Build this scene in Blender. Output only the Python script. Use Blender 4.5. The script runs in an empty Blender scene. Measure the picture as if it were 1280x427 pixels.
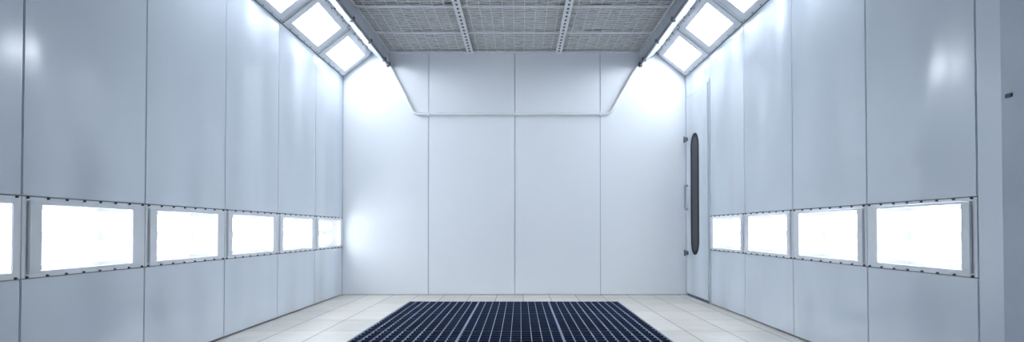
import bpy, bmesh, math, random
from mathutils import Vector, Matrix, noise
random.seed(3)
S = bpy.context.scene
C = S.collection
S.view_settings.view_transform = 'Standard'
HW = 2.0; YB = 7.58; ZS = 2.54; ZC = 2.81; XS = 1.665; XF = 1.48; YN = -1.2
ZB0, ZB1 = 0.548, 0.895

# ---------------------------------------------------------------- materials
def mat(name, col, rough=.5, metal=0., emit=None, es=0., var=0., vscale=3., bump=0., bscale=5., spec=.5, stretch=(1, 1, 1), bdetail=3, bdist=.02):
    m = bpy.data.materials.new(name); m.use_nodes = True
    n = m.node_tree.nodes; l = m.node_tree.links
    b = n['Principled BSDF']
    b.inputs['Base Color'].default_value = (*col, 1)
    b.inputs['Roughness'].default_value = rough
    b.inputs['Metallic'].default_value = metal
    b.inputs['Specular IOR Level'].default_value = spec
    if emit:
        b.inputs['Emission Color'].default_value = (*emit, 1)
        b.inputs['Emission Strength'].default_value = es
    if var or bump:
        tc = n.new('ShaderNodeTexCoord'); mp = n.new('ShaderNodeMapping'); mp.inputs['Scale'].default_value = stretch
        l.new(tc.outputs['Object'], mp.inputs['Vector']); src = mp.outputs['Vector']
    if var:
        nz = n.new('ShaderNodeTexNoise'); nz.inputs['Scale'].default_value = vscale; nz.inputs['Detail'].default_value = 6
        l.new(src, nz.inputs['Vector'])
        r = n.new('ShaderNodeValToRGB')
        r.color_ramp.elements[0].position = .3; r.color_ramp.elements[1].position = .7
        r.color_ramp.elements[0].color = (*[c*(1-var) for c in col], 1)
        r.color_ramp.elements[1].color = (*[min(1, c*(1+var*.4)) for c in col], 1)
        l.new(nz.outputs['Fac'], r.inputs['Fac']); l.new(r.outputs['Color'], b.inputs['Base Color'])
    if bump:
        nb = n.new('ShaderNodeTexNoise'); nb.inputs['Scale'].default_value = bscale; nb.inputs['Detail'].default_value = bdetail
        l.new(src, nb.inputs['Vector'])
        bp = n.new('ShaderNodeBump'); bp.inputs['Strength'].default_value = bump; bp.inputs['Distance'].default_value = bdist
        l.new(nb.outputs['Fac'], bp.inputs['Height']); l.new(bp.outputs['Normal'], b.inputs['Normal'])
    return m
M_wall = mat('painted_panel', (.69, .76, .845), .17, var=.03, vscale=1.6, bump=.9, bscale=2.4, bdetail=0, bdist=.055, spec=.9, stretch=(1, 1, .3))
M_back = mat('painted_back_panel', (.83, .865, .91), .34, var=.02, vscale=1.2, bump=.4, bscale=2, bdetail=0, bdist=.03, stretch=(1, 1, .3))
M_post = mat('post_paint', (.46, .53, .63), .40, var=.08, vscale=4)
M_gap = mat('seam_dark', (.11, .14, .20), .8)
M_gapl = mat('seam_grey', (.42, .48, .56), .8)
M_frame = mat('frame_paint', (.80, .84, .89), .30, var=.04, vscale=8)
M_fascia = mat('fascia_paint', (.42, .45, .50), .45, var=.1, vscale=8)
M_bolt = mat('bolt_dark', (.06, .07, .09), .5, .5)
M_clip = mat('steel_clip', (.20, .22, .25), .4, .6)
M_tube = mat('tube_glow', (1, 1, 1), .4, emit=(.90, .95, 1.0), es=8.5)
M_ctube = mat('corner_tube_glow', (1, 1, 1), .4, emit=(.90, .95, 1.0), es=18.5)
M_refl = mat('reflector_glow', (.10, .11, .12), .5, emit=(.90, .95, 1.0), es=.62)  # emission stands in for tube light falling on the reflector
M_crefl = mat('corner_reflector_glow', (.8, .82, .85), .4, emit=(.88, .94, 1.0), es=.6)  # glow put into the box lining, as if lit by its tubes
M_hold = mat('lamp_holder', (.16, .16, .17), .5)
M_filter = mat('filter_fibre', (.60, .605, .61), .95, var=.40, vscale=60, bump=.7, bscale=60, stretch=(.25, 1, 1), bdist=.015)
M_wire = mat('wire', (.85, .86, .87), .5, .0)
M_steel = mat('galvanised', (.84, .86, .88), .4, .0, var=.10, vscale=10)
M_rail = mat('rail_dark', (.12, .135, .16), .45, .4)
M_pipe = mat('pipe_white', (.84, .87, .90), .3)
M_handle = mat('handle_grey', (.38, .41, .46), .35)
M_gbar = mat('grate_steel', (.26, .32, .44), .5, .1)
M_gslat = mat('grate_slat', (.026, .045, .098), .6, spec=.3)
M_gpad = mat('grate_pad', (.009, .017, .048), .9, var=.3, vscale=30, spec=.15)
M_rub = mat('rubber', (.014, .016, .020), .6, spec=.3)
M_pane = mat('door_glass', (.022, .026, .034), .35, spec=.2)
M_ceil = mat('ceiling_paint', (.55, .60, .66), .6)

def glass():
    m = bpy.data.materials.new('light_glass'); m.use_nodes = True
    n = m.node_tree.nodes; l = m.node_tree.links; n.remove(n['Principled BSDF'])
    t = n.new('ShaderNodeBsdfTransparent'); g = n.new('ShaderNodeBsdfGlossy'); g.inputs['Roughness'].default_value = .08
    mx = n.new('ShaderNodeMixShader'); mx.inputs[0].default_value = .06
    l.new(t.outputs[0], mx.inputs[1]); l.new(g.outputs[0], mx.inputs[2]); l.new(mx.outputs[0], n['Material Output'].inputs['Surface'])
    return m
M_glass = glass()

def tile():
    m = mat('floor_tile', (.7, .7, .7), .32)
    n = m.node_tree.nodes; l = m.node_tree.links; b = n['Principled BSDF']
    tc = n.new('ShaderNodeTexCoord'); mp = n.new('ShaderNodeMapping'); mp.inputs['Rotation'].default_value = (0, 0, math.pi/2)
    mp.inputs['Location'].default_value = (0.08, .2, 0)
    br = n.new('ShaderNodeTexBrick'); br.offset = 0; br.inputs['Scale'].default_value = 1
    br.inputs['Brick Width'].default_value = .6; br.inputs['Row Height'].default_value = .3
    br.inputs['Mortar Size'].default_value = .0055; br.inputs['Mortar Smooth'].default_value = .3; br.inputs['Bias'].default_value = 0
    br.inputs['Color1'].default_value = (.86, .82, .75, 1); br.inputs['Color2'].default_value = (.72, .69, .63, 1)
    br.inputs['Mortar'].default_value = (.26, .255, .25, 1)
    nz = n.new('ShaderNodeTexNoise'); nz.inputs['Scale'].default_value = 4; nz.inputs['Detail'].default_value = 9; nz.inputs['Roughness'].default_value = .7
    mx = n.new('ShaderNodeMix'); mx.data_type = 'RGBA'; mx.blend_type = 'MULTIPLY'; mx.inputs['Factor'].default_value = .38
    l.new(tc.outputs['Object'], mp.inputs['Vector']); l.new(mp.outputs['Vector'], br.inputs['Vector']); l.new(tc.outputs['Object'], nz.inputs['Vector'])
    l.new(br.outputs['Color'], mx.inputs['A']); l.new(nz.outputs['Fac'], mx.inputs['B']); l.new(mx.outputs['Result'], b.inputs['Base Color'])
    return m
M_tile = tile()

# ---------------------------------------------------------------- helpers
def bx(bm, x0, x1, y0, y1, z0, z1, bev=0):
    x0, x1 = sorted((x0, x1)); y0, y1 = sorted((y0, y1)); z0, z1 = sorted((z0, z1))
    r = bmesh.ops.create_cube(bm, size=1)
    vs = r['verts']
    for v in vs:
        v.co = Vector((x0 + (v.co.x+.5)*(x1-x0), y0 + (v.co.y+.5)*(y1-y0), z0 + (v.co.z+.5)*(z1-z0)))
    if bev:
        es = {e for v in vs for e in v.link_edges}
        bmesh.ops.bevel(bm, geom=list(es), offset=bev, segments=2, affect='EDGES')
def ring(bm, X0, X1, Z0, Z1, a0, a1, c0, c1, y0, y1, bev=0):
    bx(bm, X0, X1, y0, y1, Z0, c0, bev); bx(bm, X0, X1, y0, y1, c1, Z1, bev)
    bx(bm, X0, a0, y0, y1, c0, c1, bev); bx(bm, a1, X1, y0, y1, c0, c1, bev)
def prism(bm, pts, y0, y1):
    a = [bm.verts.new((x, y0, z)) for x, z in pts]; b = [bm.verts.new((x, y1, z)) for x, z in pts]
    bm.faces.new(a); bm.faces.new(b[::-1]); n = len(pts)
    for i in range(n): bm.faces.new((a[i], b[i], b[(i+1) % n], a[(i+1) % n]))
    bmesh.ops.recalc_face_normals(bm, faces=bm.faces)
def tubepath(bm, pts, r, seg=10):
    rings = []
    pts = [Vector(p) for p in pts]
    for i, p in enumerate(pts):
        d = (pts[min(i+1, len(pts)-1)] - pts[max(i-1, 0)]).normalized()
        up = Vector((0, 1, 0)) if abs(d.y) < .9 else Vector((0, 0, 1))
        u = d.cross(up).normalized(); w = d.cross(u).normalized()
        rings.append([bm.verts.new(p + r*(math.cos(t)*u + math.sin(t)*w)) for t in [2*math.pi*k/seg for k in range(seg)]])
    for a, b in zip(rings, rings[1:]):
        for k in range(seg):
            f = bm.faces.new((a[k], a[(k+1) % seg], b[(k+1) % seg], b[k])); f.smooth = True
    bm.faces.new(rings[0]); bm.faces.new(rings[-1])
    bmesh.ops.recalc_face_normals(bm, faces=bm.faces)
def B(): return bmesh.new()
INV = {}
def obj(name, bm, m, parent=None, local=False):
    me = bpy.data.meshes.new(name)
    if parent is not None and not local:
        bmesh.ops.transform(bm, matrix=INV[parent.name], verts=bm.verts)
    bm.to_mesh(me); bm.free(); me.materials.append(m)
    o = bpy.data.objects.new(name, me); C.objects.link(o)
    if parent is not None: o.parent = parent
    return o
def thing(name, label, cat, loc=(0, 0, 0), group=None, mw=None):
    o = bpy.data.objects.new(name, None); C.objects.link(o); o.empty_display_size = .05
    M = mw if mw is not None else Matrix.Translation(loc)
    o.matrix_world = M; INV[o.name] = M.inverted()
    o['label'] = label; o['category'] = cat
    if group: o['group'] = group
    return o
def struct(name, bm, m, parent=None):
    o = obj(name, bm, m, parent)
    if parent is None:
        o['kind'] = 'structure'; INV[o.name] = Matrix.Identity(4)
    return o

# ---------------------------------------------------------------- floor
GX = 1.10; GY1 = 6.90; GY0 = 2.90
bm = B()
bx(bm, -HW-.12, HW+.12, GY1, YB+.12, -.12, 0)
bx(bm, -HW-.12, -GX, YN, GY1, -.12, 0); bx(bm, GX, HW+.12, YN, GY1, -.12, 0)
bx(bm, -GX, GX, YN, GY0, -.12, 0)
fl = struct('floor', bm, M_tile)
bm = B()
bx(bm, -GX-.02, GX+.02, GY0-.02, GY1+.02, -.34, -.30)
bx(bm, -GX-.02, -GX, GY0, GY1, -.30, -.12); bx(bm, GX, GX+.02, GY0, GY1, -.30, -.12)
bx(bm, -GX, GX, GY1, GY1+.02, -.30, -.12); bx(bm, -GX, GX, GY0-.02, GY0, -.30, -.12)
struct('pit', bm, M_gpad, fl)
bm = B()
for x in (-GX+.0, -.367, .367, GX):
    bx(bm, x-.012, x+.012, GY0, GY1, -.30, -.032)
struct('pit_ledge', bm, M_gpad, fl)

# ---------------------------------------------------------------- grates
colx = [(-GX, -.367), (-.367, .367), (.367, GX)]
rowy = [(5.90, 6.90), (4.90, 5.90), (3.90, 4.90), (2.90, 3.90)]
cn = ['left', 'middle', 'right']
rn = ['in the row nearest the back wall', 'in the second row from the back wall', 'in the third row from the back wall', 'in the row nearest the viewer']
g = .0012
for ri, (y0, y1) in enumerate(rowy):
    for ci, (x0, x1) in enumerate(colx):
        t = thing('floor_grate', 'navy steel floor grate in the %s column, %s' % (cn[ci], rn[ri]), 'floor grate', ((x0+x1)/2, (y0+y1)/2, -.03), 'navy grates set in the floor')
        a0, a1, b0, b1 = x0+g, x1-g, y0+g, y1-g
        for q0 in (a0, a1-.006):
            bm = B(); bx(bm, q0, q0+.006, b0, b1, -.03, 0); obj('side_rail', bm, M_gbar, t)
        bm = B(); n = 10
        for k in range(1, n): 
            x = a0+(a1-a0)*k/n; bx(bm, x-.0019, x+.0019, b0, b1, -.024, -.0005)
        obj('bearing_bars', bm, M_gbar, t)
        bm = B(); n = 10
        for k in range(0, n+1):
            y = b0+.006+(b1-b0-.012)*k/n; bx(bm, a0+.006, a1-.006, y-.006, y+.006, -.022, -.004)
        obj('cross_slats', bm, M_gslat, t)
        bm = B(); bx(bm, a0+.006, a1-.006, b0+.001, b1-.001, -.03, -.026)
        obj('filter_mat', bm, M_gpad, t)

# ---------------------------------------------------------------- walls
SL = [-.25, .74, 1.72, 2.70, 3.59, 4.56, 5.56, 6.57, 7.58]
SR = [-.25, .74, 1.74, 2.757, 3.634, 4.62, 5.61, 6.62]
GAP = .0030
def side_wall(s, seams, zt):
    bm = B(); X = s*HW; o = s*(HW+.03)
    ys = [YN] + seams
    for a, b in zip(ys, ys[1:]):
        if s > 0 and b < 2.8:
            bx(bm, X, o, a+GAP, b-GAP, .010, zt-GAP, .003); continue
        bx(bm, X, o, a+GAP, b-GAP, ZB1+GAP, zt-GAP, .003)
        bx(bm, X, o, a+GAP, b-GAP, .010, ZB0-GAP, .003)
        if b < 2.0: bx(bm, X, o, a+GAP, b-GAP, ZB0+GAP, ZB1-GAP, .003)
    if s > 0:
        bx(bm, X, o, 6.62+GAP, YB, 2.30, zt-GAP, .003)
        bx(bm, X, o, 7.545, YB, 0, 2.30-GAP, .003)
    prism(bm, [(s*HW, ZS), (s*XS, ZC), (s*(XS+.02), ZC+.03), (s*(HW+.02), ZS+.03)], YN, 3.575)
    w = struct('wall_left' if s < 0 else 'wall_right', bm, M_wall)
    bm = B(); q = s*(HW+.06)
    bx(bm, s*(HW+.022), q, YN, YB, ZB1+.002, zt)
    bx(bm, s*(HW+.022), q, YN, YB, 0, ZB0-.002)
    if s > 0: bx(bm, s*(HW+.022), q, 6.6, YB, ZB0-.002, ZB1+.002)
    bx(bm, s*(HW+.03), q, YN, 1.7, ZB0-.002, ZB1+.002)
    if s > 0: bx(bm, s*(HW+.03), q, 1.7, 2.757, ZB0-.002, ZB1+.002)
    struct('seam_backing', bm, M_gap, w)
    bm = B(); bx(bm, s*HW, s*(HW-.006), YB-.010, YB-.002, 0, ZS)
    struct('corner_angle', bm, M_gapl, w)
    return w
wl = side_wall(-1, SL, ZS); wr = side_wall(1, SR, ZS)

# back wall
bm = B(); xs = [-2.06, -1.0, .005, 1.0, 2.06]
for a, b in zip(xs, xs[1:]):
    bx(bm, a+.0038, b-.0038, YB, YB+.03, .006, 2.95, .002)
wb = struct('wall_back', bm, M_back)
bm = B(); bx(bm, -2.06, 2.06, YB+.008, YB+.06, 0, 2.95); struct('seam_backing', bm, M_gapl, wb)

# ceiling
bm = B(); bx(bm, -2.1, 2.1, YN, YB+.06, 2.96, 3.02)
bx(bm, -XF, XF, YN, 4.37, 2.82, 2.86)
ce = struct('ceiling', bm, M_ceil)
for i, s in enumerate((-1, 1)):
    bm = B()
    prism(bm, [(s*XS, ZC), (s*XF, 2.69), (s*(XF-.02), 2.69), (s*(XF-.02), 2.96), (s*XS, 2.96)], YN, YB)
    tr = struct('trim_%d' % (i+1), bm, M_fascia)
    bm = B()
    for k in range(16):
        y = YB-.12-k*.25
        x = XS+(XF-XS)*.15; z = ZC+(2.69-ZC)*.15
        bx(bm, s*(x-.007), s*(x+.007), y-.007, y+.007, z-.008, z+.004)
    struct('bolt_row', bm, M_bolt, tr)
bm = B(); bx(bm, -XF+.02, XF-.02, YB-.06, YB-.002, 2.805, 2.825, .003); struct('trim_3', bm, M_frame)
bm = B(); bx(bm, 1.95, 1.999, 1.9, 2.55, 0, ZS, .005); struct('trim_4', bm, M_post)
bm = B(); bx(bm, 1.988, 1.999, 2.552, 2.58, 0, ZS, .002); struct('trim_5', bm, M_gapl)

# ---------------------------------------------------------------- light fixtures
boltme = None
def bolt(parent, loc, r=.007, h=.008):
    global boltme
    if boltme is None:
        b = B(); bmesh.ops.create_cone(b, cap_ends=True, segments=8, radius1=1, radius2=.8, depth=1)
        bmesh.ops.rotate(b, cent=(0, 0, 0), matrix=Matrix.Rotation(-math.pi/2, 3, 'X'), verts=b.verts)
        boltme = bpy.data.meshes.new('bolt'); b.to_mesh(boltme); b.free(); boltme.materials.append(M_bolt)
    o = bpy.data.objects.new('bolt', boltme); C.objects.link(o); o.parent = parent
    o.location = loc; o.scale = (r, h, r)
def frame_mw(origin, n, up):
    n = Vector(n).normalized(); up = Vector(up).normalized(); x = n.cross(up)
    M = Matrix((x, n, up)).transposed().to_4x4(); M.translation = Vector(origin); return M
def fixture(name, label, group, M, W, H, o0, o1, c0, c1, tm, corner=False, cut=0):
    """X along the wall (-W/2..W/2), Y towards the room, Z up the face 0..H"""
    t = thing(name, label, 'light fixture', group=group, mw=M)
    h = W/2; L = dict(local=True)
    mg = .03 if not corner else .02
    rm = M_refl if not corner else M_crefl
    bm = B(); ring(bm, -h+GAP, h-GAP, GAP, H-GAP, o0-.02, o1+.02, c0-.012, c1+.012, -.02, .0, 0); obj('cover_plate', bm, M_frame, t, **L)
    bm = B(); ring(bm, max(-h+mg, o0-.10), min(h-mg, o1+.10), .018, H-.018, o0, o1, c0, c1, .0005, .012, .003); obj('inner_frame', bm, M_frame, t, **L)
    bm = B()
    d = .175; bx(bm, o0-.025, o1+.025, -d, -d+.005, c0-.018, c1+.018)
    bx(bm, o0-.025, o1+.025, -d, -.021, c0-.018, c0-.013); bx(bm, o0-.025, o1+.025, -d, -.021, c1+.013, c1+.018)
    bx(bm, o0-.025, o0-.02, -d, -.021, c0-.018, c1+.018); bx(bm, o1+.02, o1+.025, -d, -.021, c0-.018, c1+.018)
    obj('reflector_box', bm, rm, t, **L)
    bm = B(); bx(bm, o0-.015, o1+.015, -.012, -.009, c0-.008, c1+.008); obj('glass_pane', bm, M_glass, t, **L)
    ty = -.110 if not corner else -.08
    for q in (.23, .77) if not corner else (.27, .73):
        z = c0+(c1-c0)*q
        bm = B(); tubepath(bm, [(o0+.002+cut, ty, z), (o1-.002, ty, z)], .050 if not corner else .04, 18); tb = obj('lamp_tube', bm, tm, t, **L)
        for xe, sg in ((o0+cut, 1), (o1, -1)):
            bm = B(); bx(bm, xe-sg*.016, xe+sg*.008, ty-.02, ty+.02, z-.016, z+.016, .004); obj('lamp_holder', bm, M_hold, tb, **L)
    nb = 8 if not corner else 6
    for k in range(nb):
        x = -h + .03 + (W-.06)*k/(nb-1)
        for z in ((.006, H-.006) if not corner else (.016, H-.016)):
            bolt(t, (x, .004, z), .006, .010)
    return t
ordL = ['farthest left wall light box, beside the back wall corner', 'second left wall light box from the back wall', 'third left wall light box from the back wall', 'fourth left wall light box from the back wall', 'large fifth left wall light box from the back wall', 'nearest left wall light box, cut off by the photo edge']
segs = list(zip(SL, SL[1:]))[2:][::-1]
for i, (a, b) in enumerate(segs):
    yc = (a+b)/2; W = b-a
    M = frame_mw((-HW, yc, ZB0), (1, 0, 0), (0, 0, 1))
    eb = .062 if i == 5 else .13
    fixture('wall_light', 'glowing white ' + ordL[i], 'glowing light boxes along the side walls', M, W, ZB1-ZB0, -(b-eb-yc), -(a+.105-yc), .030, .312, M_tube, cut=.07 if i == 0 else 0)
ordR = ['right wall light box farthest from the viewer, next to the door', 'right wall light box second from the door', 'right wall light box third from the door', 'right wall light box nearest the viewer, fourth from the door']
segs = list(zip(SR, SR[1:]))[3:][::-1]
for i, (a, b) in enumerate(segs):
    yc = (a+b)/2; W = b-a
    M = frame_mw((HW, yc, ZB0), (-1, 0, 0), (0, 0, 1))
    fixture('wall_light', 'glowing white ' + ordR[i], 'glowing light boxes along the side walls', M, W, ZB1-ZB0, (a+.09-yc), (b-.12-yc), .030, .318, M_tube)
ordc = ['nearest the back wall', 'second from the back wall', 'cut off by the top edge of the photo', 'fourth from the back wall, above the frame']
for s in (-1, 1):
    up = Vector((s*(XS-HW), 0, ZC-ZS)); H = up.length; n = Vector((-s*(ZC-ZS), 0, -(HW-XS)))
    for i in range(4):
        b = YB-.002-i; a = b-1
        M = frame_mw((s*HW, (a+b)/2, ZS), n, up)
        fixture('corner_light', 'sloped square light above the %s wall, %s' % ('left' if s < 0 else 'right', ordc[i]), 'sloped lights under the ceiling', M, .998, H, -.36, .36, .065, H-.075, M_ctube, True)

# ---------------------------------------------------------------- ceiling filters
cx = [(-1.457, -.513), (-.507, .507), (.513, 1.457)]
ry = [(6.782, 7.515), (5.982, 6.778), (5.182, 5.978), (4.382, 5.178)]
crn = ['touching the back wall', 'second from the back wall', 'third from the back wall', 'fourth from the back wall']
for ri, (y0, y1) in enumerate(ry):
    for ci, (x0, x1) in enumerate(cx):
        t = thing('ceiling_filter', 'grey fibrous ceiling filter behind wire mesh, %s column, %s' % (cn[ci], crn[ri]), 'ceiling filter', ((x0+x1)/2, (y0+y1)/2, 2.80), 'filters in the ceiling')
        fw = .014
        bm = B(); bx(bm, x0, x1, y0, y0+fw, 2.808, 2.822); bx(bm, x0, x1, y1-fw, y1, 2.808, 2.822)
        bx(bm, x0, x0+fw, y0, y1, 2.808, 2.822); bx(bm, x1-fw, x1, y0, y1, 2.808, 2.822)
        obj('frame', bm, M_steel, t)
        bm = B(); nx, ny = 90, 72
        V = []
        for j in range(ny+1):
            r = []
            for i in range(nx+1):
                x = x0+.004+(x1-x0-.008)*i/nx; y = y0+.002+(y1-y0-.004)*j/ny
                z = 2.838 + .016*noise.noise(Vector((x*4, y*30, ri))) + .004*noise.noise(Vector((x*18, y*60, 3)))
                r.append(bm.verts.new((x, y, z)))
            V.append(r)
        for j in range(ny):
            for i in range(nx):
                f = bm.faces.new((V[j][i], V[j+1][i], V[j+1][i+1], V[j][i+1])); f.smooth = True
        obj('filter_pad', bm, M_filter, t)
        bm = B(); k = y0+.05
        while k < y1-.03:
            ph = random.uniform(0, 6)
            tubepath(bm, [(x0+.01 + (x1-x0-.02)*q/40, k+.022*noise.noise(Vector((q*.35, k*20, ph))), 2.815+random.uniform(-.002, .002)) for q in range(41)], .0025, 5); k += .062
        k = x0+.09
        while k < x1-.05:
            tubepath(bm, [(k+random.uniform(-.004, .004), y0+.01 + (y1-y0-.02)*q/8, 2.812) for q in range(9)], .0028, 5); k += .105
        obj('wire_mesh', bm, M_wire, t)
for s, nm in ((-1, 'left'), (1, 'right')):
    x = s*.51
    t = thing('ceiling_rail', 'slotted steel ceiling rail running away between filters, %s of the two' % nm, 'rail', (x, YB-.08, 2.775), 'slotted steel ceiling rails')
    bm = B(); bx(bm, x-.032, x+.032, 4.38, YB-.065, 2.796, 2.805, .002)
    bx(bm, x-.036, x-.030, 4.38, YB-.065, 2.789, 2.805); bx(bm, x+.030, x+.036, 4.38, YB-.065, 2.789, 2.805)
    obj('rail_channel', bm, M_steel, t)
    k = YB-.16
    while k > 5.6:
        bm = B(); bx(bm, x-.010, x+.010, k-.022, k+.022, 2.792, 2.796); obj('slot', bm, M_rail, t); k -= .11

for s, nm in ((-1, 'left'), (1, 'right')):
    t = thing('ceiling_conduit', 'dark conduit running along the %s edge of the ceiling filters' % nm, 'conduit', (s*1.47, YB-.03, 2.66), 'dark conduits along the ceiling edge')
    bm = B(); tubepath(bm, [(s*1.466, 1.0, 2.672), (s*1.466, YB-.03, 2.672)], .015, 12); obj('conduit_tube', bm, M_rail, t)
    for k in range(4):
        y = YB-.25-k*.7
        bm = B(); bx(bm, s*1.466-.022, s*1.466+.022, y-.015, y+.015, 2.652, 2.70, .003); obj('clamp', bm, M_clip, t)
    bm = B(); bx(bm, s*1.466-.020, s*1.466+.020, YB-.05, YB-.002, 2.648, 2.70, .004); obj('end_cap', bm, M_rail, t)

# air pipe on the back wall
t = thing('wall_pipe', 'thin white pipe bent around the top of the back wall', 'pipe', (0, YB-.03, 2.1))
P = [(-1.45, 2.65), (-1.19, 2.155), (-1.178, 2.132), (-1.160, 2.112), (-1.130, 2.10), (1.080, 2.10), (1.110, 2.112), (1.128, 2.132), (1.14, 2.155), (1.43, 2.65)]
bm = B(); tubepath(bm, [(x, YB-.030, z) for x, z in P], .017, 12); obj('pipe_run', bm, M_pipe, t)
for x in (-1.0, .005, 1.0):
    bm = B(); bx(bm, x-.012, x+.012, YB-.052, YB-.001, 2.076, 2.124, .003); obj('pipe_bracket', bm, M_frame, t)

# ---------------------------------------------------------------- door in the right wall
def rr(y0, y1, z0, z1, r, n=8):
    p = []
    for cy, cz, a in ((y1-r, z1-r, 0), (y0+r, z1-r, 90), (y0+r, z0+r, 180), (y1-r, z0+r, 270)):
        for k in range(n+1):
            q = math.radians(a+90*k/n); p.append((cy+r*math.cos(q), cz+r*math.sin(q)))
    return p
bm = B(); bx(bm, HW-.012, HW+.02, 6.675, 7.535, .03, 2.27, .004)
dr = struct('door_1', bm, M_wall)
bm = B(); bx(bm, HW-.006, HW+.02, 6.63, 6.655, 0, 2.30); bx(bm, HW-.006, HW+.02, 6.655, 7.54, 2.275, 2.297)
struct('door_frame', bm, M_wall, dr)
bm = B(); bx(bm, HW-.002, HW+.02, 6.655, 6.675, 0, 2.275); bx(bm, HW-.002, HW+.02, 6.675, 7.54, 0, .028)
struct('door_gap', bm, M_gap, dr)
y0, y1, z0, z1 = 7.00, 7.32, .48, 1.82
def slab(bm, pts, xa, xb):
    a = [bm.verts.new((xa, y, z)) for y, z in pts]; b = [bm.verts.new((xb, y, z)) for y, z in pts]
    bm.faces.new(a); bm.faces.new(b); n = len(a)
    for i in range(n): bm.faces.new((a[i], b[i], b[(i+1) % n], a[(i+1) % n]))
    bmesh.ops.recalc_face_normals(bm, faces=bm.faces)
bm = B()
o = rr(y0, y1, z0, z1, .155); q = rr(y0+.04, y1-.04, z0+.04, z1-.04, .118)
xa, xb = HW-.012, HW-.018
A = [bm.verts.new((xa, *p)) for p in o]; Bv = [bm.verts.new((xb, *p)) for p in o]; Cq = [bm.verts.new((xb, *p)) for p in q]; D = [bm.verts.new((xa, *p)) for p in q]
n = len(o)
for u, v in ((A, Bv), (Bv, Cq), (Cq, D)):
    for i in range(n): bm.faces.new((u[i], v[i], v[(i+1) % n], u[(i+1) % n]))
bmesh.ops.recalc_face_normals(bm, faces=bm.faces)
struct('window_gasket', bm, M_rub, dr)
bm = B(); slab(bm, q, HW-.0125, HW-.015); struct('door_window', bm, M_pane, dr)
bm = B(); tubepath(bm, [(HW-.012, 7.46, .99), (HW-.042, 7.46, .99), (HW-.050, 7.46, 1.0), (HW-.050, 7.46, 1.25), (HW-.042, 7.46, 1.26), (HW-.012, 7.46, 1.26)], .011, 8)
struct('door_handle', bm, M_handle, dr)
for z in (.49, 1.79):
    bm = B(); bx(bm, HW-.045, HW-.012, 7.44, 7.53, z-.022, z+.022, .006); tubepath(bm, [(HW-.045, 7.485, z-.035), (HW-.045, 7.485, z+.035)], .011, 8)
    struct('door_hinge', bm, M_clip, dr)
t = thing('latch_plate', 'small dark latch slot high on the grey post at far right', 'latch', (1.949, 2.5, 1.26))
bm = B(); bx(bm, 1.944, 1.9495, 2.485, 2.52, 1.262, 1.278, .002); obj('plate', bm, M_bolt, t)

# ---------------------------------------------------------------- world, camera
w = bpy.data.worlds.new('w'); S.world = w; w.use_nodes = True
w.node_tree.nodes['Background'].inputs[0].default_value = (.55, .72, 1, 1)
w.node_tree.nodes['Background'].inputs[1].default_value = .08
cam = bpy.data.cameras.new('camera'); co = bpy.data.objects.new('camera', cam); C.objects.link(co)
f = 815.
cam.sensor_width = 36; cam.lens = f/1280*36; cam.clip_start = .02
pitch = math.radians(1.1)
co.location = (.065, 0, .753); co.rotation_euler = (math.pi/2+pitch, 0, 0)
cam.shift_x = -10/1280; cam.shift_y = (73.5-f*math.tan(pitch))/1280
S.camera = co
